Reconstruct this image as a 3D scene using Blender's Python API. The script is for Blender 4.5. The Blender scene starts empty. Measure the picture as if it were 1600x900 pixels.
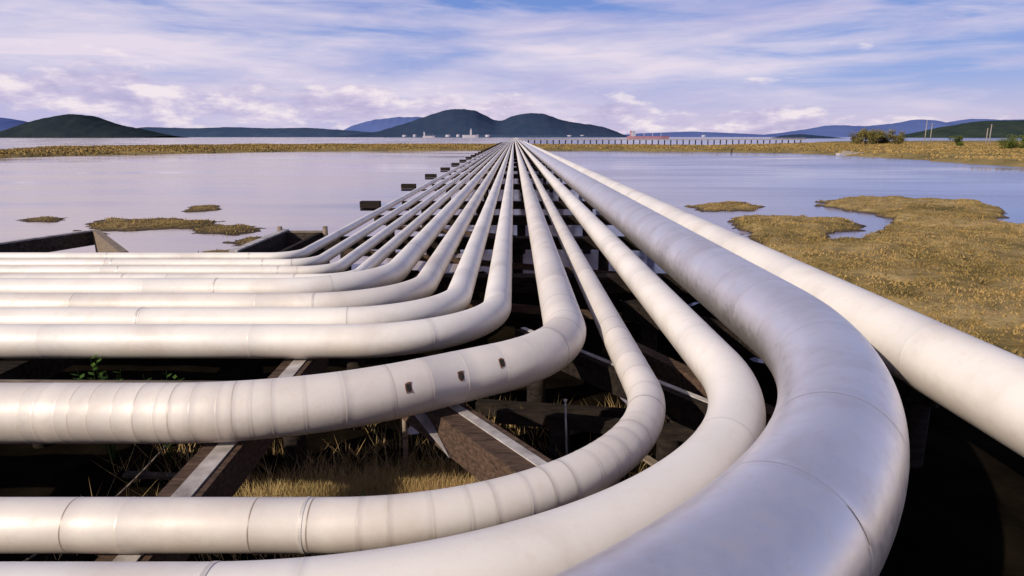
import bpy, bmesh, math, random
import numpy as np
from mathutils import Vector
random.seed(7); rng=np.random.default_rng(7)
scene=bpy.context.scene; col=scene.collection
R=math.radians
F=1067.0; P=R(12.5); SP,CP=math.sin(P),math.cos(P); VPX=803; CAMZ=3.9; ZS=1.3
# ---------------------------------------------------------------- camera
cam=bpy.data.cameras.new('camera'); co=bpy.data.objects.new('camera',cam); col.objects.link(co)
co.location=(0,0,CAMZ); co.rotation_euler=(R(90)-P,0,0); cam.lens=24.0; cam.sensor_width=36; cam.shift_x=-3/1600
cam.clip_end=40000; cam.clip_start=0.05; scene.camera=co
scene.view_settings.view_transform='Standard'; scene.view_settings.look='None'; scene.view_settings.exposure=0
def ground(px,py,z=0.0):                      # survey of the photo: where a sight line meets height z
    u=(px-VPX)/F; v=(py-450)/F; t=(CAMZ-z)/(SP+v*CP)
    return (u*t, t*(CP-v*SP))
def atY(px,py,Y):
    u=(px-VPX)/F; v=(py-450)/F; t=Y/(CP-v*SP)
    return (u*t, CAMZ-t*(SP+v*CP))
# ---------------------------------------------------------------- helpers
def tag(o,label=None,cat=None,group=None,kind=None):
    if label: o['label']=label
    if cat: o['category']=cat
    if group: o['group']=group
    if kind: o['kind']=kind
    return o
def empty(name,loc=(0,0,0),rz=0):
    o=bpy.data.objects.new(name,None); col.objects.link(o); o.location=loc; o.rotation_euler=(0,0,rz); o.empty_display_size=.2; return o
def meshobj(name,verts,faces,mat,parent=None,smooth=False,attr=None):
    me=bpy.data.meshes.new(name)
    me.from_pydata([tuple(map(float,v)) for v in verts],[],faces)
    if smooth: me.polygons.foreach_set('use_smooth',[True]*len(me.polygons))
    if attr:
        for k,vals in attr.items():
            a=me.attributes.new(k,'FLOAT','POINT'); a.data.foreach_set('value',np.asarray(vals,dtype=np.float32))
    me.materials.append(mat); me.update()
    o=bpy.data.objects.new(name,me); col.objects.link(o)
    if parent: o.parent=parent
    return o
class MB:
    def __init__(s): s.v=[]; s.f=[]
    def box(s,c,d,rz=0,rx=0,ry=0,bev=0):
        from mathutils import Euler
        m=Euler((rx,ry,rz)).to_matrix(); c=Vector(c); n=len(s.v)
        for sx in(-1,1):
            for sy in(-1,1):
                for sz in(-1,1): s.v.append(c+m@Vector((sx*d[0]/2,sy*d[1]/2,sz*d[2]/2)))
        s.f+=[tuple(n+i for i in q) for q in((0,1,3,2),(4,6,7,5),(0,4,5,1),(2,3,7,6),(0,2,6,4),(1,5,7,3))]; return s
    def beam(s,a,b,w,h,z):          # horizontal beam from plan a to plan b, top at z
        a=Vector((a[0],a[1],0)); b=Vector((b[0],b[1],0)); d=b-a; L=d.length
        s.box(((a.x+b.x)/2,(a.y+b.y)/2,z-h/2),(L,w,h),math.atan2(d.y,d.x)); return s
    def tube(s,a,b,r0,r1=None,n=10):
        r1=r0 if r1 is None else r1
        a=Vector(a);b=Vector(b);d=(b-a).normalized(); q=d.to_track_quat('Z','Y'); k=len(s.v)
        for p,r in((a,r0),(b,r1)):
            for i in range(n):
                an=2*math.pi*i/n; s.v.append(p+q@Vector((math.cos(an)*r,math.sin(an)*r,0)))
        for i in range(n):
            j=(i+1)%n; s.f.append((k+i,k+j,k+n+j,k+n+i))
        s.f.append(tuple(k+i for i in reversed(range(n)))); s.f.append(tuple(k+n+i for i in range(n))); return s
    def lathe(s,c,prof,n=24):
        k=len(s.v)
        for (r,z) in prof:
            for i in range(n):
                an=2*math.pi*i/n; s.v.append(Vector((c[0]+r*math.cos(an),c[1]+r*math.sin(an),c[2]+z)))
        for a in range(len(prof)-1):
            for i in range(n):
                j=(i+1)%n; s.f.append((k+a*n+i,k+a*n+j,k+(a+1)*n+j,k+(a+1)*n+i))
        return s
    def build(s,name,mat,parent=None,smooth=False): return meshobj(name,s.v,s.f,mat,parent,smooth)
# ---------------------------------------------------------------- materials
def newmat(name):
    m=bpy.data.materials.new(name); m.use_nodes=True; nt=m.node_tree; b=nt.nodes['Principled BSDF']; return m,nt,b
def N(nt,t,**k):
    n=nt.nodes.new(t)
    for a,b in k.items(): setattr(n,a,b)
    return n
def ramp(nt,fac,stops):
    r=nt.nodes.new('ShaderNodeValToRGB'); e=r.color_ramp.elements
    while len(e)>1: e.remove(e[-1])
    e[0].position=stops[0][0]; e[0].color=(*stops[0][1],1)
    for p,c in stops[1:]:
        x=e.new(p); x.color=(*c,1)
    nt.links.new(fac,r.inputs[0]); return r
def mix(nt,fac,a,b,mode='MIX'):
    m=nt.nodes.new('ShaderNodeMix'); m.data_type='RGBA'; m.blend_type=mode
    for s,v in((0,fac),(6,a),(7,b)):
        if isinstance(v,(int,float)): m.inputs[s].default_value=v
        elif isinstance(v,tuple): m.inputs[s].default_value=(*v,1)
        else: nt.links.new(v,m.inputs[s])
    return m.outputs[2]
def objco(nt,scale=(1,1,1)):
    t=nt.nodes.new('ShaderNodeTexCoord'); mp=nt.nodes.new('ShaderNodeMapping'); mp.inputs['Scale'].default_value=scale
    nt.links.new(t.outputs['Object'],mp.inputs[0]); return mp.outputs[0]
def noise(nt,co,scale,detail=5,rough=.55,dist=0):
    n=N(nt,'ShaderNodeTexNoise'); n.inputs['Scale'].default_value=scale; n.inputs['Detail'].default_value=detail
    n.inputs['Roughness'].default_value=rough; n.inputs['Distortion'].default_value=dist
    nt.links.new(co,n.inputs['Vector']); return n.outputs['Fac']
def bump(nt,b,h,strength,dist):
    n=N(nt,'ShaderNodeBump'); n.inputs['Strength'].default_value=strength; n.inputs['Distance'].default_value=dist
    nt.links.new(h,n.inputs['Height']); nt.links.new(n.outputs[0],b.inputs['Normal'])
def simple(name,c1,c2,scale=4,rough=.8,metal=0,bs=.3,bd=.01,sc=(1,1,1),detail=6,spec=.5):
    m,nt,b=newmat(name); o=objco(nt,sc); n=noise(nt,o,scale,detail,.6)
    r=ramp(nt,n,[(.3,c1),(.7,c2)]); nt.links.new(r.outputs[0],b.inputs['Base Color'])
    b.inputs['Roughness'].default_value=rough; b.inputs['Metallic'].default_value=metal
    b.inputs['Specular IOR Level'].default_value=spec
    if bs: bump(nt,b,n,bs,bd)
    return m
def pipemat(name,c,metal,rough,spots=False):
    m,nt,b=newmat(name); o=objco(nt)
    n1=noise(nt,o,1.1,6,.6,.4); n2=noise(nt,o,9,6,.65)
    d=(c[0]*.88,c[1]*.85,c[2]*.83); w=(c[0]*.80,c[1]*.70,c[2]*.60)
    r=ramp(nt,n1,[(.32,d),(.5,c),(.72,tuple(min(x*1.06,.88) for x in c))])
    r2=ramp(nt,n2,[(.55,(0,0,0)),(.8,(.35,.35,.35))])
    c1=mix(nt,r2.outputs[0],r.outputs[0],w)
    n3=noise(nt,o,55,3,.7); r3=ramp(nt,n3,[(.62,(0,0,0)),(.72,(.22,.22,.22))])
    c1=mix(nt,r3.outputs[0],c1,(c[0]*.5,c[1]*.45,c[2]*.4))
    # darker, browner tone towards the underside, broken up by noise
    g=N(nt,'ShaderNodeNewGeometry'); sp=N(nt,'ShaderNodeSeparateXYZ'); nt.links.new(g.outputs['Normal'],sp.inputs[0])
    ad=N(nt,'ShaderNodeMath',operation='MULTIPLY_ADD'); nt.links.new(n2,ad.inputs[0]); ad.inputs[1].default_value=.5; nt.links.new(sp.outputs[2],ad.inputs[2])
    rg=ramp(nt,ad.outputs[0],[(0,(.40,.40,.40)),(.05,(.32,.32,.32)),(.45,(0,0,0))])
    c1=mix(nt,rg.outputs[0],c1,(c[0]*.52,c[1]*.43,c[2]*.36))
    if spots:
        v=N(nt,'ShaderNodeTexVoronoi'); v.inputs['Scale'].default_value=2.3; nt.links.new(o,v.inputs['Vector'])
        r4=ramp(nt,v.outputs['Distance'],[(.02,(.9,.9,.9)),(.045,(0,0,0))]); c1=mix(nt,r4.outputs[0],c1,(.85,.84,.82))
    a=N(nt,'ShaderNodeAttribute',attribute_name='seam')
    c1=mix(nt,a.outputs['Fac'],c1,(.16,.115,.09))
    nt.links.new(c1,b.inputs['Base Color']); b.inputs['Metallic'].default_value=metal
    rr=ramp(nt,n2,[(.3,(rough-.06,)*3),(.75,(rough+.14,)*3)]); nt.links.new(rr.outputs[0],b.inputs['Roughness'])
    bump(nt,b,n1,.25,.02)
    return m
M={}
M['pipe']=pipemat('white_paint',(.80,.745,.69),0.03,.42)
M['pipe2']=pipemat('aged_white_paint',(.76,.69,.625),.08,.45)
M['pipe3']=pipemat('silver_jacket',(.83,.795,.805),.78,.36,True)
M['band']=simple('strap_metal',(.58,.53,.49),(.72,.66,.61),20,.45,.2,.1,.002)
M['dark']=simple('dark_opening',(.01,.008,.006),(.03,.02,.015),20,.8)
M['rust']=simple('rusty_rim',(.08,.035,.018),(.25,.13,.08),30,.8)
M['tar']=simple('creosoted_timber',(.008,.006,.005),(.034,.025,.020),3,.9,0,.6,.02,(1,6,6),spec=.1)
M['timber']=simple('brown_timber',(.03,.018,.013),(.13,.080,.056),5,.85,0,.8,.02,(1,4,6),spec=.2,detail=10)
M['dull']=simple('dull_grey_timber',(.025,.019,.015),(.105,.082,.064),3,.9,0,.8,.02,(3,3,5),spec=.1,detail=10)
M['pale']=simple('weathered_pale_timber',(.10,.075,.055),(.30,.235,.18),4,.8,0,.5,.01,(1,5,5),spec=.2)
M['strip']=simple('pale_steel_strip',(.20,.17,.155),(.62,.57,.55),4,.55,.0,.3,.005,detail=11)
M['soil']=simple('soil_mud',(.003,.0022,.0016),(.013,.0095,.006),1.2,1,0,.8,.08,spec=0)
M['rock']=simple('pale_stone',(.16,.14,.12),(.36,.32,.28),6,.9,0,.6,.03)
def grassmat(name,stops,sc=.35,mod=((.50,.56,.42),(1.1,1,.9))):
    m,nt,b=newmat(name); a=N(nt,'ShaderNodeAttribute',attribute_name='shade')
    r=ramp(nt,a.outputs['Fac'],stops)
    n=noise(nt,objco(nt),sc,6,.65,.3); r2=ramp(nt,n,[(.35,mod[0]),(.65,mod[1])])
    c=mix(nt,1.0,r.outputs[0],r2.outputs[0],'MULTIPLY')
    nt.links.new(c,b.inputs['Base Color']); b.inputs['Roughness'].default_value=.85
    b.inputs['Specular IOR Level'].default_value=.1
    return m
M['marshgrass']=grassmat('marsh_grass',[(0,(.21,.15,.055)),(.35,(.33,.235,.09)),(.7,(.44,.31,.135)),(1,(.52,.38,.18))],.35,((.55,.55,.50),(1.1,1.02,.95)))
M['drygrass']=grassmat('dry_grass',[(0,(.07,.08,.02)),(.25,(.24,.18,.07)),(.5,(.50,.35,.17)),(1,(.66,.49,.27))],.8,((.8,.85,.7),(1.1,1,.95)))
M['leaf']=grassmat('leaves',[(0,(.04,.06,.015)),(.5,(.10,.13,.03)),(1,(.2,.22,.05))])
M['leafrust']=grassmat('autumn_leaves',[(0,(.07,.06,.02)),(.5,(.20,.16,.06)),(1,(.32,.27,.09))],.05)
M['leafgreen']=grassmat('weed_leaves',[(0,(.03,.07,.015)),(1,(.10,.20,.04))])
m,nt,b=newmat('marsh_ground'); o_=objco(nt); na=noise(nt,o_,.33,9,.62,.6); nb=noise(nt,o_,11,7,.72); nc=noise(nt,objco(nt),1.6,8,.65)
ra=ramp(nt,na,[(.28,(.12,.095,.035)),(.42,(.24,.175,.065)),(.52,(.38,.27,.115)),(.62,(.44,.32,.15)),(.74,(.27,.17,.08))])
rb_=ramp(nt,nb,[(.3,(.6,.6,.6)),(.65,(1.08,1.08,1.08))]); c_=mix(nt,1.0,ra.outputs[0],rb_.outputs[0],'MULTIPLY')
rc_=ramp(nt,nc,[(.3,(.50,.50,.45)),(.6,(1.1,1.1,1.1))]); c_=mix(nt,1.0,c_,rc_.outputs[0],'MULTIPLY')
g=N(nt,'ShaderNodeNewGeometry'); sp=N(nt,'ShaderNodeSeparateXYZ'); nt.links.new(g.outputs['Position'],sp.inputs[0])
rz=ramp(nt,sp.outputs[2],[(.02,(1,1,1)),(.12,(0,0,0))]); c_=mix(nt,rz.outputs[0],c_,(.075,.055,.042))
nt.links.new(c_,b.inputs['Base Color']); b.inputs['Roughness'].default_value=1; b.inputs['Specular IOR Level'].default_value=.05
hh_=N(nt,'ShaderNodeMath',operation='MULTIPLY_ADD'); nt.links.new(nb,hh_.inputs[0]); hh_.inputs[1].default_value=.6; nt.links.new(nc,hh_.inputs[2]); bump(nt,b,hh_.outputs[0],.9,.10); M['marsh']=m
M['spit']=simple('spit_grass',(.12,.095,.04),(.34,.25,.10),.09,.95,0,.5,.3,detail=12,spec=.05)
M['bark']=simple('bark',(.04,.03,.022),(.12,.09,.07),8,.9)
# ---------------------------------------------------------------- world
w=bpy.data.worlds.new('World'); scene.world=w; w.use_nodes=True; nt=w.node_tree; bg=nt.nodes['Background']
SUN_EL=R(29); SUN_AZ_VEC=Vector((-.74,-.67,0)).normalized()       # towards the sun
sky=N(nt,'ShaderNodeTexSky',sky_type='NISHITA'); sky.sun_disc=False; sky.sun_elevation=SUN_EL
sky.sun_rotation=math.atan2(SUN_AZ_VEC.x,SUN_AZ_VEC.y); sky.air_density=1.2; sky.dust_density=.6; sky.ozone_density=3
tc=N(nt,'ShaderNodeTexCoord'); sep=N(nt,'ShaderNodeSeparateXYZ'); nt.links.new(tc.outputs['Generated'],sep.inputs[0])
def mp(scale,loc=(0,0,0)):
    m_=N(nt,'ShaderNodeMapping'); m_.inputs['Scale'].default_value=scale; m_.inputs['Location'].default_value=loc
    nt.links.new(tc.outputs['Generated'],m_.inputs[0]); return m_.outputs[0]
def scale10(c):
    k=N(nt,'ShaderNodeVectorMath',operation='SCALE'); k.inputs['Scale'].default_value=10; nt.links.new(c,k.inputs[0]); return k.outputs[0]
def math_(op,a,b,c=None,clamp=False):
    m_=N(nt,'ShaderNodeMath',operation=op); m_.use_clamp=clamp
    for i,v in enumerate((a,b,c)):
        if v is None: continue
        if isinstance(v,(int,float)): m_.inputs[i].default_value=v
        else: nt.links.new(v,m_.inputs[i])
    return m_.outputs[0]
elev=ramp(nt,sep.outputs[2],[(0.0,(.74,.63,.80)),(.03,(.54,.51,.80)),(.075,(.27,.38,.80)),(.17,(.14,.27,.72)),(.3,(.05,.12,.38)),(.6,(.03,.07,.24))])
base=mix(nt,.85,sky.outputs[0],scale10(elev.outputs[0]))
# thin streaky high cloud with blue showing through
n1=noise(nt,mp((1.5,1.5,10),(2.1,.7,.15)),1.5,9,.56,.45)
n1c=noise(nt,mp((2.4,2.4,20),(7.1,3.7,.6)),1.8,8,.60,.6)
n1=math_('ADD',math_('MULTIPLY',n1,.62),math_('MULTIPLY',n1c,.38))
n1=math_('ADD',n1,math_('MULTIPLY_ADD',sep.outputs[0],-.085,.012))
r1=ramp(nt,n1,[(.40,(.04,.04,.04)),(.49,(.52,.52,.52)),(.60,(.92,.92,.92))])
hi=ramp(nt,sep.outputs[2],[(.0,(1,1,1)),(.25,(1,1,1)),(.5,(.25,.25,.25))])
mask1=math_('MULTIPLY',r1.outputs[0],hi.outputs[0])
n1b=noise(nt,mp((1.8,1.8,11),(4.3,1.2,.1)),2.0,7,.55,.3)
ccol=ramp(nt,n1b,[(.36,(.55,.53,.78)),(.60,(.87,.77,.88))])
base=mix(nt,mask1,base,scale10(ccol.outputs[0]))
# continuous low cumulus band
zz=math_('MULTIPLY_ADD',sep.outputs[0],.050,sep.outputs[2])
n2=noise(nt,mp((5,5,15),(.6,.9,.2)),2.0,11,.60,.1)
n2l=noise(nt,mp((5,5,15),(.66,.93,.40)),2.0,11,.60,.1)
win=ramp(nt,zz,[(0.0,(.6,)*3),(.012,(.95,)*3),(.03,(1,)*3),(.045,(.82,)*3),(.065,(.35,)*3),(.10,(0,)*3)])
n2m=math_('ADD',n2,math_('MULTIPLY_ADD',win.outputs[0],.31,-.22))
r2=ramp(nt,n2m,[(.46,(0,)*3),(.53,(.62,)*3),(.62,(.88,)*3)])
dif=math_('SUBTRACT',n2,n2l)
cc=ramp(nt,math_('MULTIPLY_ADD',dif,2.6,.5),[(0.16,(.47,.43,.66)),(.48,(.68,.60,.79)),(.80,(.97,.87,.90))])
base=mix(nt,r2.outputs[0],base,scale10(cc.outputs[0]))
nt.links.new(base,bg.inputs['Color']); bg.inputs['Strength'].default_value=.095
# sun
sl=bpy.data.lights.new('sun','SUN'); sl.energy=4.6; sl.angle=R(.6); sl.color=(1,.90,.75)
so=bpy.data.objects.new('sun',sl); col.objects.link(so)
d=Vector((SUN_AZ_VEC.x*math.cos(SUN_EL),SUN_AZ_VEC.y*math.cos(SUN_EL),math.sin(SUN_EL)))
so.rotation_euler=d.to_track_quat('Z','Y').to_euler()
# ---------------------------------------------------------------- water
m,nt,b=newmat('bay_water'); o_=objco(nt,(.30,1,1)); a1=noise(nt,o_,1.1,4,.5,.3); a2=noise(nt,objco(nt,(.016,.06,1)),1,6,.55,.6); a3=noise(nt,objco(nt,(.05,.22,1)),1,5,.5,.4)
mm_=N(nt,'ShaderNodeMath',operation='MULTIPLY_ADD'); nt.links.new(a3,mm_.inputs[0]); mm_.inputs[1].default_value=.5; nt.links.new(a2,mm_.inputs[2])
sb_=N(nt,'ShaderNodeMath',operation='SUBTRACT'); nt.links.new(mm_.outputs[0],sb_.inputs[0]); sb_.inputs[1].default_value=.25; a4=sb_.outputs[0]
rw=ramp(nt,a4,[(.35,(.26,.20,.21)),(.5,(.50,.40,.38)),(.65,(.66,.55,.49))]); rw2=ramp(nt,a4,[(.35,(.08,.12,.30)),(.65,(.22,.24,.42))])
sx_=N(nt,'ShaderNodeSeparateXYZ'); nt.links.new(objco(nt),sx_.inputs[0]); mr=N(nt,'ShaderNodeMapRange'); mr.inputs[1].default_value=-15; mr.inputs[2].default_value=22; nt.links.new(sx_.outputs[0],mr.inputs[0])
nt.links.new(mix(nt,mr.outputs[0],rw.outputs[0],rw2.outputs[0]),b.inputs['Base Color'])
rr=ramp(nt,a4,[(.35,(.06,)*3),(.65,(.26,)*3)]); nt.links.new(rr.outputs[0],b.inputs['Roughness']); b.inputs['IOR'].default_value=1.33
bump(nt,b,a1,.09,.05); M['water']=m
s_=16000
tag(meshobj('water',[(-s_,-200,0),(s_,-200,0),(s_,16000,0),(-s_,16000,0)],[(0,1,2,3)],m),'calm lavender bay water reaching to the hills','water',kind='structure')
# ---------------------------------------------------------------- land patches
def sdist(px,py,poly):
    poly=np.array(poly); inside=np.zeros(px.shape,bool); dmin=np.full(px.shape,1e9)
    n=len(poly)
    for i in range(n):
        x1,y1=poly[i]; x2,y2=poly[(i+1)%n]
        c=((y1>py)!=(y2>py))
        with np.errstate(divide='ignore',invalid='ignore'):
            xi=(x2-x1)*(py-y1)/((y2-y1) if y2!=y1 else 1e-9)+x1
        inside^=c&(px<xi)
        dx,dy=x2-x1,y2-y1; L=dx*dx+dy*dy+1e-12
        t=np.clip(((px-x1)*dx+(py-y1)*dy)/L,0,1)
        dmin=np.minimum(dmin,np.hypot(px-x1-t*dx,py-y1-t*dy))
    return np.where(inside,dmin,-dmin)
def fn(x,y,s):
    return (np.sin(x*1.3*s+1.7*np.sin(y*.9*s))+np.sin(y*1.7*s+1.3*np.sin(x*1.1*s+2))+.6*np.sin(x*3.1*s+y*2.3*s)+.5*np.sin(x*5.3*s-y*4.1*s+1))/3.1
def landh(x,y,poly,edge,top,amp,s):
    sd=sdist(x,y,poly)+edge*(.45*fn(x,y,1.3/edge)+.35*fn(x+3,y+9,3.7/edge))
    k=np.clip(sd/edge,-1,1); k=np.where(k>0,k*(2-k),k)
    a=fn(x,y,s)+.35*fn(x+7,y-3,s*3.3)
    # winding little channels
    ch=np.abs(fn(x+11,y+5,s*.55)); a=a-1.5*np.clip(1-ch/.07,0,1)
    return k*top+np.clip(k,0,1)*amp*a,sd
def land(name,poly,res,edge,top,amp,s,mat,label=None,resy=None):
    p=np.array(poly); x0,y0=p.min(0)-edge; x1,y1=p.max(0)+edge; resy=resy or res
    xs=np.arange(x0,x1+res,res); ys=np.arange(y0,y1+resy,resy); X,Y=np.meshgrid(xs,ys)
    Z,sd=landh(X,Y,poly,edge,top,amp,s); Z=np.maximum(Z,-.3)
    ny,nx=X.shape; keep=(Z>-.25); V=np.stack([X.ravel(),Y.ravel(),Z.ravel()],1)
    i,j=np.meshgrid(np.arange(ny-1),np.arange(nx-1),indexing='ij')
    ok=keep[:-1,:-1]|keep[1:,:-1]|keep[:-1,1:]|keep[1:,1:]
    q=np.stack([i*nx+j,i*nx+j+1,(i+1)*nx+j+1,(i+1)*nx+j],-1)[ok]
    used=np.unique(q); rem=np.zeros(len(V),int); rem[used]=np.arange(len(used))
    o=meshobj(name,V[used],[tuple(int(a) for a in f) for f in rem[q]],mat,None,True)
    return tag(o,label,'ground',kind='structure')
def blades(name,pts,h0,h1,wd,nb,spread,mat,shade=None,lean=.5):
    n=len(pts); k=n*nb; base=np.repeat(pts,nb,0)+np.c_[rng.normal(0,spread,(k,2)),np.zeros(k)]
    ang=rng.uniform(0,math.pi,k); H=rng.uniform(h0,h1,k); la=rng.uniform(0,2*math.pi,k); ll=rng.uniform(0,lean,k)*H
    dx=np.cos(ang)*wd/2; dy=np.sin(ang)*wd/2
    v=np.zeros((k,3,3)); v[:,0]=base-np.c_[dx,dy,np.full(k,.03)]; v[:,1]=base+np.c_[dx,dy,np.full(k,-.03)]
    v[:,2]=base+np.c_[np.cos(la)*ll,np.sin(la)*ll,H]
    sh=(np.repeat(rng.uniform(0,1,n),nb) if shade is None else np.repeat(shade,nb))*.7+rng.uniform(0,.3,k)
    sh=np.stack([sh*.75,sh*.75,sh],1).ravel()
    me=bpy.data.meshes.new(name); me.vertices.add(3*k); me.vertices.foreach_set('co',v.ravel())
    me.loops.add(3*k); me.loops.foreach_set('vertex_index',np.arange(3*k,dtype=np.int32))
    me.polygons.add(k); me.polygons.foreach_set('loop_start',np.arange(0,3*k,3,dtype=np.int32))
    me.update(calc_edges=True); a=me.attributes.new('shade','FLOAT','POINT'); a.data.foreach_set('value',sh.astype(np.float32))
    me.materials.append(mat); o=bpy.data.objects.new(name,me); col.objects.link(o); return o
G=lambda *a:[ground(x,y) for x,y in a]
MARSH=[]
big=G((1140,342),(1200,340),(1320,346),(1362,356),(1330,362),(1298,368),(1300,376),(1345,377),(1368,369),(1378,357),(1412,346),(1350,333),(1282,322),(1290,313),(1400,310),(1530,318),(1582,333),(1545,345),(1600,356),(1800,360))
big+=[(62,30),(62,-2),(7.6,-2),(7.4,11),(8.5,20)]; big+=G((1175,378))
MARSH.append((big,.2,.9,.24,.13,.5))
for pl in ([(1075,322),(1110,317),(1160,316),(1192,323),(1170,330),(1100,331)],
           [(130,350),(170,343),(250,342),(340,347),(335,354),(250,360),(150,362)],
           [(302,358),(340,352),(385,353),(412,360),(370,367),(315,366)],
           [(285,328),(310,321),(342,322),(335,329),(300,333)],
           [(30,344),(60,339),(104,341),(90,347),(45,348)],
           [(362,378),(390,370),(428,371),(425,382),(380,385)],
           [(310,396),(340,391),(385,392),(380,399),(320,400)],
           [(120,360),(150,362),(160,368),(120,369)]):
    MARSH.append((G(*pl),.2,.8,.10,.03,.9))
tp=[];
ml=['broad golden marsh flat right of the pipes','small oval marsh islet on the right water','long marsh islet on the left water','marsh islet right of the long left one','small far marsh islet on the left','tiny marsh islet near the left edge','marsh islet by the timber crib','low marsh islet just behind the pipe rows','small muddy islet near the left timber wedge']
for i,(pl,res,e,top,amp,s) in enumerate(MARSH):
    land('marsh_bank',pl,res,e,top,amp,s,M['marsh'],ml[i])
    p=np.array(pl); x0,y0=p.min(0); x1,y1=p.max(0); n=int((x1-x0)*(y1-y0)*(60 if i else 75))
    x=rng.uniform(x0-.5,x1+.5,n); y=rng.uniform(y0-.5,y1+.5,n)
    z,sd=landh(x,y,pl,e,top,amp,s)
    patch=fn(x*1.0,y*1.0,.8)+.4*fn(x,y,2.1)
    vis=(sd>.08+.25*rng.uniform(0,1,n))&(np.abs(x)<.80*y+1)&(y>6)&(patch>-.45+rng.normal(0,.3,n))
    if i==0: vis&=(rng.uniform(0,1,n)<np.clip(1.15-y/40,.25,1))
    tp.append(np.c_[x,y,z][vis])
tp=np.concatenate(tp)
sh=np.clip(.52+.42*fn(tp[:,0],tp[:,1],.5)+.2*fn(tp[:,0],tp[:,1],1.6)+rng.normal(0,.03,len(tp)),0,1)
tag(blades('marsh_grass',tp,.012,.065,.06,4,.09,M['marshgrass'],sh,1.8),'short golden brown marsh vegetation on the flats','grass',kind='stuff')
# far spits
left=G((-300,262),(-200,238),(0,238),(60,233),(200,230),(400,228),(600,227.5),(800,227.5),(800,235),(600,236),(450,237),(300,240),(150,243),(30,246),(-60,250))
right=G((800,227.5),(950,228),(1100,229.5),(1240,226),(1300,222),(1500,221),(1900,221),(2100,300),(1750,272),(1600,262),(1500,254),(1400,247),(1250,239.5),(1100,237.5),(950,236),(800,235.5))
land('spit',left,2,3,.7,.25,.12,M['spit'],'long low grassy spit across the water left of the pipes',3)
land('spit',right,2.5,3,.7,.25,.12,M['spit'],'grassy shore across the water right of the pipes',3)
pts=[]
for pl in(left,right):
    p=np.array(pl); x0,y0=p.min(0); x1,y1=p.max(0); n=26000
    x=rng.uniform(max(x0,-260),min(x1,300),n); y=rng.uniform(y0,min(y1,360),n); z,sd=landh(x,y,pl,3,.7,.25,.12); pts.append(np.c_[x,y,z][sd>.3])
pts=np.concatenate(pts); sh=np.clip(.40+.4*fn(pts[:,0],pts[:,1],.07)+rng.normal(0,.08,len(pts)),0,1)
tag(blades('spit_grass',pts,.12,.4,.6,3,.5,M['marshgrass'],sh,.6),'tufty grass covering the far spits','grass',kind='stuff')
# near bank
bank=[(-70,-12),(7.6,-12),(7.6,10),(6.3,16),(3,19),(-3,20),(-5,19),(-9,17),(-14,18.5),(-25,17),(-70,18)]
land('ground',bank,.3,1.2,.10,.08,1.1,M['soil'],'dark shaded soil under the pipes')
n=420; x=rng.uniform(-4.5,2.2,n); y=rng.uniform(2.2,9,n)
x2=rng.normal(-1.25,.70,3000); y2=rng.normal(6.30,.33,3000)
x3=rng.normal(1.2,.5,200); y3=rng.normal(5.6,.5,200)
x=np.r_[x,x2,x3]; y=np.r_[y,y2,y3]
z,_=landh(x,y,bank,1.2,.10,.08,1.1)
sh=np.clip(.66+.3*fn(x,y,1.4)+rng.normal(0,.2,len(x)),0,1)
tag(blades('dry_grass',np.c_[x,y,z],.10,.40,.009,9,.05,M['drygrass'],sh,1.1),'dry tan and green grass growing between the foreground pipes','grass',kind='stuff')
for i,(x_,y_,r_,lb) in enumerate(((1.0,7.3,.10,'pale stone on the soil beside the thin stake'),(.2,6.6,.07,'small pale stone on dark soil left of the stake'),(-.4,6.9,.08,'small stone in shade below the bending pipe'))):
    bm=bmesh.new(); bmesh.ops.create_icosphere(bm,subdivisions=2,radius=r_)
    for v in bm.verts: v.co*=random.uniform(.8,1.2); v.co.z*=.6
    me=bpy.data.meshes.new('stone'); bm.to_mesh(me); bm.free(); me.materials.append(M['rock']); o=bpy.data.objects.new('stone',me); col.objects.link(o)
    o.location=(x_,y_,.15); tag(o,lb,'stone')
# ---------------------------------------------------------------- pipes
def fillet(poly,rad):
    pts=[Vector((*poly[0],0))]
    for i in range(1,len(poly)-1):
        A,B,C=[Vector((*poly[k],0)) for k in(i-1,i,i+1)]
        d1=(A-B).normalized(); d2=(C-B).normalized(); th=d1.angle(d2); turn=math.pi-th
        tl=rad[i-1]*math.tan(turn/2); Rr=rad[i-1]
        p1=B+d1*tl; p2=B+d2*tl; bis=(d1+d2).normalized(); c=B+bis*(Rr/math.sin(th/2))
        v1=p1-c; n=max(6,int(turn*Rr/.06)); sgn=1 if v1.cross(p2-c).z>0 else -1
        for k in range(n+1):
            a=sgn*turn*k/n; pts.append(c+Vector((v1.x*math.cos(a)-v1.y*math.sin(a),v1.x*math.sin(a)+v1.y*math.cos(a),0)))
    pts.append(Vector((*poly[-1],0))); return pts
def resample(pts):
    cum=[0]
    for a,b in zip(pts,pts[1:]): cum.append(cum[-1]+(b-a).length)
    cum=np.array(cum); P_=np.array([[p.x,p.y] for p in pts])
    def at(s):
        return np.array([np.interp(s,cum,P_[:,0]),np.interp(s,cum,P_[:,1])])
    return cum,at
FAR=1500
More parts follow.
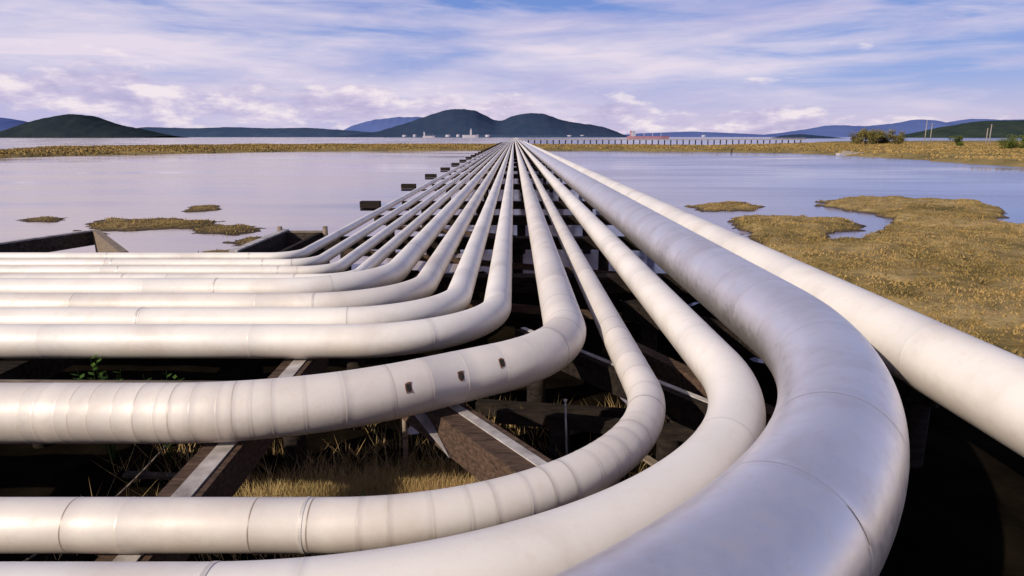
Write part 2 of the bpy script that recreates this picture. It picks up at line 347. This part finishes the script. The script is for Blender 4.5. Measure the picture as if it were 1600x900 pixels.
def pipeline(label,X0,Yend,r,rad,mat,poly=None,spacing=None,seams=(),seg=48,bands=(),strength=(.25,.8)):
    root=empty('pipeline',(0,0,0)); tag(root,label,'pipe','white pipelines of the bundle')
    poly=poly or [(X0,FAR),(X0,Yend),(-45,Yend)]
    pts=fillet(poly,rad) if len(poly)>2 else [Vector((*p,0)) for p in poly]
    cum,at=resample(pts); L=cum[-1]
    s=set(round(float(c),4) for c in cum)
    q=0
    while q<L:
        p=at(q); dist=max(1,math.hypot(*p)); s.add(round(q,4)); q+=max(.25,dist*.12)
    ring={v:(0,0) for v in s}
    sm=[]; grid=np.arange(max(0,FAR-60),L,.02); last=-9; nxt=1
    for q in grid:
        x_,y_=at(q)
        if abs(x_)>16: continue
        sp=spacing(x_,y_) if spacing else None
        if sp and q-last>=sp*nxt: sm.append((q,random.uniform(*strength)*random.choice((1,1,.5)))); last=q; nxt=random.uniform(.7,1.35)
    for (x_,y_) in seams:
        gx=[(math.hypot(*(at(q)-np.array((x_,y_)))),q) for q in grid[::2]]; sm.append((min(gx)[1],.9))
    sm.sort()
    for (q,k) in sm:
        for v in [v for v in ring if abs(v-q)<.014]: del ring[v]
        ring[q-.009]=(0,0); ring[q-.0035]=(k,.0016); ring[q+.0015]=(k,-.001); ring[q+.007]=(0,0)
    ss=sorted(ring); V=[];A=[];Fs=[]; z=ZS+r
    for v in ss:
        p=at(v); e=.03; t=at(min(L,v+e))-at(max(0,v-e)); t/=np.linalg.norm(t)+1e-12; nx,ny=-t[1],t[0]
        k,dr=ring[v]
        for i in range(seg):
            a=2*math.pi*i/seg; rr_=r+dr
            V.append((p[0]+nx*math.cos(a)*rr_,p[1]+ny*math.cos(a)*rr_,z+math.sin(a)*rr_)); A.append(k)
    for a in range(len(ss)-1):
        for i in range(seg):
            j=(i+1)%seg; Fs.append((a*seg+i,(a+1)*seg+i,(a+1)*seg+j,a*seg+j))
    meshobj('jacket',V,Fs,mat,root,True,{'seam':A})
    def bandat(x_,y_,wd=.03):
        gx=[(math.hypot(*(at(q)-np.array((x_,y_)))),q) for q in grid[::2]]; q=min(gx)[1]; V=[];Fs=[]
        for k,(dq,rr_) in enumerate(((-wd/2,r-.002),(-wd/2,r+.003),(wd/2,r+.003),(wd/2,r-.002))):
            p=at(q+dq); t=at(q+.03)-at(q-.03); t/=np.linalg.norm(t)
            for i in range(seg):
                a=2*math.pi*i/seg; V.append((p[0]-t[1]*math.cos(a)*rr_,p[1]+t[0]*math.cos(a)*rr_,z+math.sin(a)*rr_))
        for a in range(3):
            for i in range(seg):
                j=(i+1)%seg; Fs.append((a*seg+i,(a+1)*seg+i,(a+1)*seg+j,a*seg+j))
        meshobj('clamp_band',V,Fs,M['band'],root)
    for b_ in bands: bandat(*b_)
    return root,at,grid,z
def inner(px,py,r): return ground(px,py,ZS+r)
thin=[(-4.60,14.25,.105),(-3.98,13.4,.11),(-3.40,12.6,.115),(-2.84,11.75,.125)]
tl=['thinnest white pipe, outermost left of the bundle, turning left in the farthest row','second thin white pipe from the left of the bundle with a tight bend','third thin white pipe from the left of the bundle with a tight bend','fourth thin white pipe from the left, just before the thicker ones']
spb=lambda x,y:(3.0 if y<40 else None)
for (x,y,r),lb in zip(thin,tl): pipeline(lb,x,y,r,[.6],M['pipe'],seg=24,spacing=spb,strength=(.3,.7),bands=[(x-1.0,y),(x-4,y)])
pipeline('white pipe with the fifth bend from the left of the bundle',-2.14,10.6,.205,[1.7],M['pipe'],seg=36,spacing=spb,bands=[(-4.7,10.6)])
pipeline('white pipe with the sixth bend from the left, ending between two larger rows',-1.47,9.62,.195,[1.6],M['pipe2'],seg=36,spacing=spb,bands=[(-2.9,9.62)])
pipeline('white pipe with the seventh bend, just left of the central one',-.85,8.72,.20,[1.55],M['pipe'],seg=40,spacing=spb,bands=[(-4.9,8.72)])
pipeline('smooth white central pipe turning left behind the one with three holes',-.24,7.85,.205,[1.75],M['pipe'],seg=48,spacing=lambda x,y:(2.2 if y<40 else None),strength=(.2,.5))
h9=2.339
def sp9(x,y):
    if y>30: return None
    if -4.2<x<-2.1 and y<6.2: return .15
    if x<=-4.2: return .8
    if y<9: return .40
    return 1.5
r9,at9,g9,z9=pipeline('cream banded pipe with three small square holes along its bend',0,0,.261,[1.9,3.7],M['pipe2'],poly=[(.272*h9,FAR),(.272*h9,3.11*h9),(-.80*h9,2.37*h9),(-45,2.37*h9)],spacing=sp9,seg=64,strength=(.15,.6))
def surface_at(at,grid,z,r,px,py,test,alo,ahi):
    best=None
    for q in grid[::3]:
        p=at(q)
        if not test(p): continue
        t=at(q+.03)-at(q-.03); t/=np.linalg.norm(t); nrm=np.array((-t[1],t[0]))
        if nrm[1]>0: nrm=-nrm
        for a in np.linspace(alo,ahi,33):
            pt=np.array((p[0]+nrm[0]*math.cos(a)*r,p[1]+nrm[1]*math.cos(a)*r,z+math.sin(a)*r))
            dz=CAMZ-pt[2]; dep=pt[1]*CP+dz*SP; X_=VPX+F*pt[0]/dep; Y_=450+F*(dz*CP-pt[1]*SP)/dep
            e=math.hypot(X_-px,Y_-py)
            if best is None or e<best[0]: best=(e,pt,t,nrm,a)
    return best
for (px,py) in((638,606),(720,587),(783,567)):
    e,pt,t,nrm,a=surface_at(at9,g9,z9,.261,px,py,lambda p:p[1]<9 and p[0]>-3.5,-.3,1.3)
    n3=Vector((nrm[0]*math.cos(a),nrm[1]*math.cos(a),math.sin(a))); t3=Vector((t[0],t[1],0)); u3=n3.cross(t3)
    def plate(w_,h_,o0,o1,name,mat,jit):
        ang=[.2,.9,1.57,2.3,3.0,3.9,4.71,5.5]; V=[]
        js=[random.uniform(1-jit,1+jit) for _ in ang]
        for o in(o0,o1):
            for an,j in zip(ang,js):
                c_,s_n=math.cos(an),math.sin(an); k=1/max(abs(c_),abs(s_n))**.75
                V.append(Vector(pt)+n3*o+t3*c_*k*j*w_/2+u3*s_n*k*j*h_/2)
        Fs=[tuple(range(8)),tuple(reversed(range(8,16)))]+[(i,(i+1)%8,8+(i+1)%8,8+i) for i in range(8)]
        return meshobj(name,V,Fs,mat,r9)
    plate(.066,.100,-.012,.002,'rust_rim',M['rust'],.18); plate(.042,.072,-.012,.005,'square_hole',M['dark'],.12)
def sp10(x,y):
    if y>25: return None
    if x<-1.0: return 1.9
    if y<5.2: return .19
    if y<8: return .4
    return 1.5
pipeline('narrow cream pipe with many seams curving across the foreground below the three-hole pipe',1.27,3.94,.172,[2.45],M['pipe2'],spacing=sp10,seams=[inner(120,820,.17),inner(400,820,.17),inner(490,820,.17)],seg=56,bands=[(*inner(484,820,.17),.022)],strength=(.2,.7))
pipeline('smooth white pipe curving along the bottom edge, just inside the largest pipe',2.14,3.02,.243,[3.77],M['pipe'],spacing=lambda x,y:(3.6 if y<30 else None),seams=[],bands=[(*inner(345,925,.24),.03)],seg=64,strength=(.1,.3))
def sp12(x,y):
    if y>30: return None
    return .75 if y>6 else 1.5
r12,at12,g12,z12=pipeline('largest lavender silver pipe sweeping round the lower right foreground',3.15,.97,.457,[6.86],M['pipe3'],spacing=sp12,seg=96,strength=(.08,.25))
q=[ (abs(at12(q)[1]-3.3)+abs(at12(q)[0]-1.3),q) for q in g12[::3]]; q=min(q)[1]; V=[];Fs=[]
p=at12(q); t=at12(q+.03)-at12(q-.03); t/=np.linalg.norm(t)
sg=-1 if -t[1]<0 else 1
for k in range(13):
    a=R(22+k*2.2); wd=.0035*math.sin(math.pi*(k+.5)/13)+.0008
    for dq,dr in((-wd,.0005),(0,.0025),(wd,.0005)):
        rr_=.457+dr; V.append((p[0]+t[0]*dq-t[1]*math.cos(a)*rr_*sg,p[1]+t[1]*dq+t[0]*math.cos(a)*rr_*sg,z12+math.sin(a)*rr_))
for k in range(12):
    for j in range(2): Fs.append((k*3+j,k*3+j+1,k*3+j+4,k*3+j+3))
meshobj('hairline_seam',V,Fs,M['timber'],r12)
pipeline('straight smooth white pipe at the far right that never bends',4.33,0,.365,[],M['pipe'],poly=[(4.33,FAR),(4.33,-14)],spacing=lambda x,y:(3.5 if y<40 else None),seg=80,strength=(.03,.1))
cr=empty('conduit'); tag(cr,'thin rusty conduit on the ground beams behind the three-hole pipe','conduit')
MB().tube((-14,7.2,ZS-.02),(-1.2,7.0,ZS-.02),.028,n=12).build('tube',M['pale'],cr,True)
MB().tube((-1.2,7.0,ZS-.02),(-1.2,7.0,.2),.028,n=12).build('elbow_drop',M['pale'],cr,True)
# ---------------------------------------------------------------- timber supports
def bent(Y,x0,x1,label,group,piles=5,near=False,ins=.5,block=False):
    r=empty('trestle_bent',(0,Y,0)); tag(r,label,'trestle',group)
    if block:
        MB().box((x0+.42,0,ZS-.13),(.80,.42,.26)).build('end_block',M['tar'],r)
        MB().box((x0+1.0,0,ZS-.34),(2.0,.16,.10)).build('corbel',M['tar'],r)
        x0+=1.75
    mb=MB(); mb.box(((x0+x1)/2,0,ZS-.16),(x1-x0,.40,.30)); mb.build('cap_beam',M['tar'],r)
    for k in range(piles):
        x=x0+ins+(x1-x0-ins-.5)*k/(piles-1)
        MB().tube((x,0,-1.2),(x,0,ZS-.312),.15,.14,12).build('pile',M['tar'],r,True)
    if near:
        MB().box(((x0+x1)/2,-.205,.55),(x1-x0-1,.06,.16),ry=R(5)).build('cross_brace',M['timber'],r)
    return r
ords=['first','second','third','fourth','fifth','sixth','seventh']
bent(12.9,-1.9,5.2,'timber bent under the pipes nearest to the bends',None,4,True)
bent(18.0,-5.0,5.2,'timber bent under the pipes beside the small timber crib',None,5,True)
bent(23.1,-4.7,5.2,'timber bent over the bank edge with its ends hidden under the pipes',None,5,True)
for i in range(30):
    Y=28.3+10.5*i
    bent(Y,-6.35,5.3 if i else 5.9,(ords[i]+' dark beam end from the front sticking out left of the pipes') if i<5 else 'distant dark timber bent under the converging pipes','timber trestle bents carrying the pipes',ins=.9,block=True)
def sbeam(a,b,w,h,z,name,label,strip=.13,off=.0,mat='timber',piles=()):
    r=empty(name,(a[0],a[1],0)); tag(r,label,'beam'); A=Vector((0,0)); B=Vector((b[0]-a[0],b[1]-a[1]))
    MB().beam(A,B,w,h,z).build('timber',M[mat],r)
    n=Vector((-B.y,B.x)).normalized()*off
    if strip: MB().beam(A+n,B+n,strip,.012,z+.0125).build('top_strip',M['strip'],r)
    for f in piles:
        p=A.lerp(B,f); MB().tube((p.x,p.y,-.6),(p.x,p.y,z-h-.001),.13,n=12).build('pile',M['tar'],r,True)
    return r
zb=ZS-.03
rb=sbeam((-1.1,7.05),(1.55,3.05),.36,.34,zb,'support_beam','brown diagonal timber with a pale strip between the two nearest bends',.10,.06,piles=(.9,))
sbeam((.1,9.3),(2.2,6.2),.20,.30,zb-.02,'support_beam','diagonal timber with pale strip behind the narrow seamed pipe',.07,.03,mat='tar',piles=(.1,.9))
sbeam((1.9,11.0),(4.8,7.2),.30,.30,zb-.02,'support_beam','dark diagonal timber under the largest pipe',.0,mat='tar',piles=(.1,.95))
sbeam((-2.62,8.6),(-2.42,1.2),.34,.32,zb,'support_beam','brown timber with a wide pale strip crossing under the left pipe runs',.15,.03,piles=(.15,.9))
sbeam((-6.0,15),(-6.0,1.2),.34,.32,zb,'support_beam','long timber under the pipe runs at far left',.0,.0,mat='tar',piles=(.1,.5,.9))
sbeam((-2.3,13.5),(-2.3,9.0),.34,.32,zb-.002,'support_beam','timber under the thin pipe corners',0,mat='tar',piles=(.1,.9))
sbeam((1.35,9.4),(2.75,6.3),.18,.3,zb-.10,'support_beam','brown timber in the gap left of the largest pipe',0,mat='timber',piles=(.5,))
sbeam((-.2,7.9),(2.3,7.3),.13,.16,.62,'support_beam','low cross timber inside the bend of the narrow seamed pipe',0,mat='tar',piles=(.3,.8))
sbeam((-.5,8.6),(1.9,8.2),.14,.18,.45,'support_beam','low dark timber deep under the three-hole pipe bend',0,mat='tar',piles=(.5,))
for k,(x_,y_,l_,a_,lb) in enumerate(((.9,6.4,.9,.5,'loose board lying on soil inside the narrow pipe bend'),(1.45,7.5,1.0,-.9,'loose board lying by the stake in shade'),(.35,5.9,.7,1.5,'loose board on soil beside the diagonal timber'),(.75,8.1,.8,.9,'short loose board behind the stake'),(-3.6,6.9,1.3,.15,'loose board behind the banded pipe at left'),(-3.2,6.3,.9,-.7,'weathered board in the grass left of the wide strip timber'),(1.05,6.9,.6,-1.2,'small loose board right of the pale stone'))):
    tag(MB().box((x_,y_,.24),(l_,.10,.035),rz=a_,ry=.12).build('loose_board',M['pale' if k in(1,6) else 'dull']),lb,'board')
gp=[ground(640,640,1.25),ground(662,632,1.25),ground(702,716,.95)]
V=[(gp[0][0]+1.1,gp[0][1]-7.05,1.25),(gp[1][0]+1.1,gp[1][1]-7.05,1.25),(gp[2][0]+1.1,gp[2][1]-7.05,.95),(gp[0][0]+1.11,gp[0][1]-7.03,1.24),(gp[1][0]+1.12,gp[1][1]-7.03,1.24),(gp[2][0]+1.11,gp[2][1]-7.03,.94)]
meshobj('gusset_plate',V,[(0,2,1),(3,4,5),(0,1,4,3),(1,2,5,4),(2,0,3,5)],M['strip'],rb)
o=empty('stake',(.64,7.6,0)); tag(o,'thin pale upright stake standing in the gap inside the narrow pipe bend','stake')
MB().tube((0,0,0),(-.03,0,.86),.015,.012,10).build('rod',M['strip'],o,True); MB().lathe((-.03,0,.84),[(.0,.03),(.022,.025),(.022,0),(0,-.005)],12).build('cap',M['band'],o,True)
a=ground(270,688,1.15); b=ground(20,893,1.15)
c=MB(); prev=None
for k in range(17):
    f=k/16; p=(a[0]+(b[0]-a[0])*f,a[1]+(b[1]-a[1])*f,1.17-.10*math.sin(math.pi*f))
    if prev: c.tube(prev,p,.008,n=6)
    prev=p
tag(c.build('cable',M['pale'],None,True),'thin pale cable slanting between the pipe runs at lower left','cable')
# timber crib and wedge left
cr=empty('timber_crib',(-6.05,17.6,0)); tag(cr,'open weathered timber crib box behind the pipe rows, nearest the bundle','crib')
MB().box((-.5,0,.92),(.12,3.7,.7)).build('side_plank',M['dull'],cr); MB().box((-.5,0,1.29),(.2,3.75,.04)).build('rim_board',M['strip'],cr)
MB().box((.5,0,.90),(.12,3.7,.66)).build('side_plank',M['tar'],cr); MB().box((0,1.85,.9),(1.2,.14,.62)).build('side_plank',M['dull'],cr); MB().box((.02,1.86,1.24),(1.3,.2,.04)).build('rim_board',M['pale'],cr)
for x_,y_ in((-.62,1.75),(.66,1.8)): 
    MB().tube((x_,y_,-.6),(x_,y_,1.40),.08,.07,12).build('corner_post',M['pale'],cr,True)
MB().box((0,0,.35),(.85,3.4,.08)).build('floor_board',M['dull'],cr)
vf=empty('timber_wedge',(-12.3,19.8,0)); tag(vf,'wedge shaped weathered timber structure behind the pipe rows at far left','timber')
MB().beam((-.05,.05),(-1.9,-5.2),.12,.4,1.20).build('long_plank',M['dull'],vf)
MB().beam((-.02,.05),(-1.9,-5.2),.18,.04,1.245).build('rim_board',M['strip'],vf)
MB().beam((.1,0),(3.1,-3.9),.14,.6,1.20).build('slanting_plank',M['pale'],vf)
MB().beam((.1,.02),(3.1,-3.88),.18,.04,1.245).build('rim_board',M['pale'],vf)
MB().beam((-1.0,-2.6),(1.9,-2.6),.2,.3,.90).build('tie_plank',M['dull'],vf)
for k in range(5):
    f0=.08+.18*k; MB().beam((-1.85*f0+.05,-5.15*f0),(3.0*f0-.05,-3.85*f0),.22,.05,.60+.02*(k%2)).build('floor_board',M['dull'],vf)
for p in((0,0),(3.0,-3.8),(-1.8,-5)): MB().tube((p[0],p[1],-.6),(p[0],p[1],.5),.14,n=12).build('post',M['tar'],vf,True)
tag(MB().beam((-16.5,17.6),(-13.9,16.6),.3,.4,1.15).build('timber_block',M['tar']),'short dark timber block at the far left edge behind the pipes','timber')
# ---------------------------------------------------------------- weeds
def weed(x,y,lb,s=1,tall=1.0,ns=9):
    r=empty('weed',(x,y,.1)); tag(r,lb,'plant'); V=[];Fs=[];sh=[]
    st=MB()
    for k in range(ns):
        a=random.uniform(0,6.28); l=random.uniform(.08,.17)*s; tip=Vector((math.cos(a)*l*.8,math.sin(a)*l*.8,l*1.2*tall)); st.tube((0,0,-.03),tip,.004,.002,5)
        for j in range(int(5*max(1,tall))):
            c=tip*(.35+.65*j/(5*max(1,tall))); an=random.uniform(0,6.28); d_=Vector((math.cos(an),math.sin(an),.4))*.045*s; n_=d_.cross(Vector((0,0,1))).normalized()*.015*s
            k0=len(V); V+=[c,c+d_*.5+n_,c+d_,c+d_*.5-n_]; Fs.append((k0,k0+1,k0+2,k0+3)); sh+=[random.random()]*4
    st.build('stem',M['leafgreen'],r); meshobj('leaves',V,Fs,M['leafgreen'],r,False,{'shade':sh})
weed(-1.35,6.3,'green leafy weed among the dry grass',1.5); weed(-4.75,7.45,'tall green weed behind the banded pipe at left',1.9,3.6,16); weed(-4.1,7.5,'lower green weed right of the tall one behind the banded pipe',1.7,3.4,10); weed(.25,5.6,'green weed beside the diagonal beam',1); weed(-.15,6.9,'small weed in shade under the three-hole pipe',.9)
# ---------------------------------------------------------------- distant hills
def hillmat(name,c1,c2,sc): return simple(name,c1,c2,sc,1.0,0,0,detail=10,spec=0)  # bluish haze of distance is tinted into the hill base colours
def hill(name,prof,D,depth,mat,label,rough=.03):
    xs=np.linspace(prof[0][0],prof[-1][0],220); ys=np.interp(xs,[p[0] for p in prof],[p[1] for p in prof])
    ys=np.convolve(np.pad(ys,3,'edge'),np.ones(7)/7,'valid')
    V=[];rows=14
    H=[atY(x,y,D) for x,y in zip(xs,ys)]
    Hm=max(h for _,h in H)
    for j in range(rows):
        f=j/(rows-1)*2-1; k=math.cos(f*math.pi/2)**.8 if abs(f)<1 else 0
        for i,(X_,h) in enumerate(H):
            nz=rough*Hm*fn(np.array(X_/Hm*1.3),np.array(f*4.),2.3)*(k)
            V.append((X_,D+f*depth,(max(h,0)+rough*.4*Hm*random.uniform(-.4,.4))*k+nz*min(1,h/Hm*2)-2 if k>0 else -3))
    Fs=[(j*220+i,j*220+i+1,(j+1)*220+i+1,(j+1)*220+i) for j in range(rows-1) for i in range(219)]
    return tag(meshobj(name,V,Fs,mat,None,True),label,'hill',kind='structure')
blue=hillmat('haze_tinted_mountain',(.085,.125,.31),(.105,.15,.34),.002)
navy=hillmat('haze_tinted_wooded_hill',(.026,.045,.088),(.040,.058,.102),.012)
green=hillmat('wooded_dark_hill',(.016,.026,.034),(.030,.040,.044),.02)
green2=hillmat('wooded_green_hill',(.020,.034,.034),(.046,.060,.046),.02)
lowb=hillmat('haze_tinted_low_shore',(.035,.06,.115),(.055,.08,.135),.01)
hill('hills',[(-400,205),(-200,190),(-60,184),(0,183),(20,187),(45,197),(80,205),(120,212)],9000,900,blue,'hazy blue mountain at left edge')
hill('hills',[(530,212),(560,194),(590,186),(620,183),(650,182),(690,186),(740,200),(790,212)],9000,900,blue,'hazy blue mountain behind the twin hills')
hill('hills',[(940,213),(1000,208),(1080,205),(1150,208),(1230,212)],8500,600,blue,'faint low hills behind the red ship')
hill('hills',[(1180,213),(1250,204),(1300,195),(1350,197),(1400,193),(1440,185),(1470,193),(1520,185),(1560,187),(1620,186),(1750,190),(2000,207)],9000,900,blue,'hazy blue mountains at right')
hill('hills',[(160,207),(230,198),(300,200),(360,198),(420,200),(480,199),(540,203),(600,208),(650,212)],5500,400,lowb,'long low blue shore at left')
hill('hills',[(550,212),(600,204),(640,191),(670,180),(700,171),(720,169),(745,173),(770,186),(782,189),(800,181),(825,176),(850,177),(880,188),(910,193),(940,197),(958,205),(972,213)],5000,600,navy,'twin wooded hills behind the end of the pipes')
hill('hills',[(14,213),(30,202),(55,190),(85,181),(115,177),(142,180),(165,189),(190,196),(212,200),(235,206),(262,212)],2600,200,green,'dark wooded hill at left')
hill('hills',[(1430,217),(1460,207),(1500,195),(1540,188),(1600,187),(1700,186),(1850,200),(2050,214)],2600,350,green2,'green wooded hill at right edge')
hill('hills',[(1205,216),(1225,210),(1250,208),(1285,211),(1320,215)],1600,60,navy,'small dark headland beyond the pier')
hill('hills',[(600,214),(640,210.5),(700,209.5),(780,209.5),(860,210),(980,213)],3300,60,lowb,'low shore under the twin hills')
# ---------------------------------------------------------------- far structures
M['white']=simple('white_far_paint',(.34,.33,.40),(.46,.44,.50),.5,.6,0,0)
M['red']=simple('red_hull_paint',(.36,.15,.18),(.44,.20,.22),.3,.6,0,0)
M['concrete']=simple('pier_concrete',(.24,.20,.18),(.38,.33,.29),.8,.85,0,.2,.02)
pr=empty('pier',(3,338,0)); tag(pr,'long low pier on many piles reaching right from the end of the pipes','pier')
MB().box((68,0,2.55),(138,5,.45)).build('deck',M['concrete'],pr)
mb=MB(); mb.box((68,-2.3,3.5),(138,.08,.08)); [mb.box((x,-2.3,3.12),(.08,.08,.7)) for x in np.arange(0,137,3.4)]; mb.build('railing',M['concrete'],pr)
for k in range(46):
    MB().tube((1+k*2.98,-1.9,-1),(1+k*2.98,-1.9,2.32),.28,n=8).build('pile',M['tar'],pr,True)
def ship(name,cx,D,L,hh,mat,label,hou):
    r=empty(name,(cx,D,0)); tag(r,label,'ship')
    n=15; V=[];Fs=[]
    for i in range(n):
        f=i/(n-1); x=-L/2+L*f; wdt=L*.075*min(1,(1-f)*5+.05)*min(1,.6+f*4); z1=hh*(1+.25*max(0,(f-.8)/.2))
        V+=[(x*.98,-wdt*.8,-1),(x,-wdt,z1),(x,wdt,z1),(x*.98,wdt*.8,-1)]
    for i in range(n-1):
        a=i*4
        for j in range(3): Fs.append((a+j,a+j+1,a+j+5,a+j+4))
    Fs+=[(0,1,2,3),((n-1)*4,(n-1)*4+3,(n-1)*4+2,(n-1)*4+1)]
    meshobj('hull',V,Fs,mat,r)
    x=-L*.36*hou
    mb=MB(); mb.box((x,0,hh+hh*.9),(L*.10,L*.12,hh*1.8)).box((x,0,hh*3.0),(L*.07,L*.14,hh*.5)); mb.build('deckhouse',M['white'],r)
    MB().tube((x-L*.06*hou,0,hh),(x-L*.06*hou,0,hh*3.3),L*.018,n=10).build('funnel',mat,r)
    for q in(-.1,.1,.3): MB().tube((L*q*hou,0,hh),(L*q*hou,0,hh*2.4),L*.006,n=6).build('mast',M['white'],r)
    return r
X_,_=atY(1013,214,1350); ship('tanker_ship',X_,1350,82,4.6,M['red'],'red hulled ship moored beyond the pier',1)
X_,_=atY(735,211,2600); ship('cargo_ship',X_,2600,60,10,M['white'],'white ship in front of the twin hills',-.1)
X_,_=atY(670,211,2900); ship('cargo_ship',X_,2900,50,7,M['white'],'small pale ship left of the larger white ship',1)
for i,(px,rd,hh) in enumerate(((632,14,9),(648,11,12),(700,16,10),(716,12,12),(762,16,10),(1100,14,9),(890,16,8),(910,14,9))):
    D=3150+20*i; X_,_=atY(px,210,D)
    r=empty('storage_tank',(X_,D,3)); tag(r,'tiny pale storage tank on the far shore, '+['leftmost of all','second from the left','just left of the white ship','behind the white ship','right of the white ship','near the red ship','under the right twin hill','at the right foot of the twin hills'][i],'tank')
    rd*=.75; hh*=.8
    MB().lathe((0,0,0),[(rd,0),(rd,hh)],20).build('shell',M['white'],r,True); MB().lathe((0,0,hh),[(rd,0.01),(rd*.7,rd*.12),(0.01,rd*.18)],20).build('roof',M['white'],r,True)
bx,by=ground(1330,243); r=empty('small_boat',(bx,by,0)); tag(r,'small pale flat boat by the grassy shore at right','boat')
V=[];Fs=[]
for i in range(9):
    f=i/8; x=-2.8+5.6*f; wd=1.0*min(1,(1-f)*3+.1); V+=[(x,-wd*.7,-.1),(x*1.03,-wd,.5+.2*f*f),(x*1.03,wd,.5+.2*f*f),(x,wd*.7,-.1)]
for i in range(8):
    for j in range(3): Fs.append((i*4+j,i*4+j+1,i*4+j+5,i*4+j+4))
Fs+=[(0,1,2,3),(32,35,34,33)]; meshobj('hull',V,Fs,M['band'],r); MB().box((-.9,0,.75),(1.6,1.2,.4)).build('cabin',M['concrete'],r)
px_,py_=ground(1143,238.5); tag(MB().tube((px_,py_,-.5),(px_,py_,1.0),.25,.22,10).build('mooring_post',M['timber']),'short mooring post in the water right of the pipes','post')
for (px,top,D,lb) in((1449,188,300,'left utility pole standing on the right shore'),(1457,193,310,'second utility pole beside the left one on the right shore'),(1550,194,260,'right utility pole on the shore beside the bushes'),(1544,200,270,'short utility pole left of the right one')):
    X_,zt=atY(px,top,D); r=empty('utility_pole',(X_,D,0)); tag(r,lb,'pole')
    MB().tube((0,0,-.3),(0,0,zt),.2,.13,8).build('shaft',M['concrete'],r,True); MB().box((0,0,zt-.7),(2.4,.15,.16)).build('crossarm',M['bark'],r)
def tree(px,D,H,W,mat,label,name='tree'):
    X_,_=atY(px,225,D); r=empty(name,(X_,D,.4)); tag(r,label,name,'trees and bushes on the right shore')
    mb=MB(); mb.tube((0,0,-.4),(0,0,H*.55),H*.035,H*.015,8)
    cl=[]
    for k in range(16):
        a=random.uniform(0,6.28); e=random.uniform(.15,.88); q=Vector((math.cos(a)*W*.38*random.uniform(.3,1),math.sin(a)*W*.38*random.uniform(.3,1),H*e)); cl.append((q,W*random.uniform(.16,.26)))
        mb.tube((0,0,H*e*.45),q,H*.010,H*.004,5)
    mb.build('trunk',M['bark'],r)
    V=[];Fs=[];sh=[]
    for q,s in cl:
        t=random.uniform(-.2,.2)
        for k in range(150):
            d_=Vector((random.gauss(0,1),random.gauss(0,1),random.gauss(0,.8))).normalized()*s*random.uniform(.3,1.05); c=q+d_
            if c.z<.1: c.z=.1
            u_=Vector((random.gauss(0,1),random.gauss(0,1),random.gauss(0,1))).normalized()*random.uniform(.3,.6)*H*.06; v_=u_.orthogonal()
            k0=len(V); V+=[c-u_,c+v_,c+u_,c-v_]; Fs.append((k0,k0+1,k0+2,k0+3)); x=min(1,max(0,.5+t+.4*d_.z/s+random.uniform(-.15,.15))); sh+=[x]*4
    meshobj('crown',V,Fs,mat,r,False,{'shade':sh})
tl=[(1338,300,5.5,8),(1352,305,6.6,9),(1368,300,6.0,9),(1384,302,6.2,9),(1398,298,6.2,8)]
for i,(px,D,H,W) in enumerate(tl): tree(px,D,H,W,M['leafrust'],'rusty brown tree, '+['leftmost','second','middle','fourth','rightmost'][i]+' of the clump on the right shore')
tree(1494,230,3.6,5,M['leaf'],'round green bush between the two pairs of poles','bush')
for i,(px,D,H,W) in enumerate(((1572,190,3,5),(1590,185,3.6,6),(1612,188,4,6))): tree(px,D,H,W,M['leaf'],['low green bush right of the poles','green bush at the right edge of the shore','green bush cut by the right edge'][i],'bush')
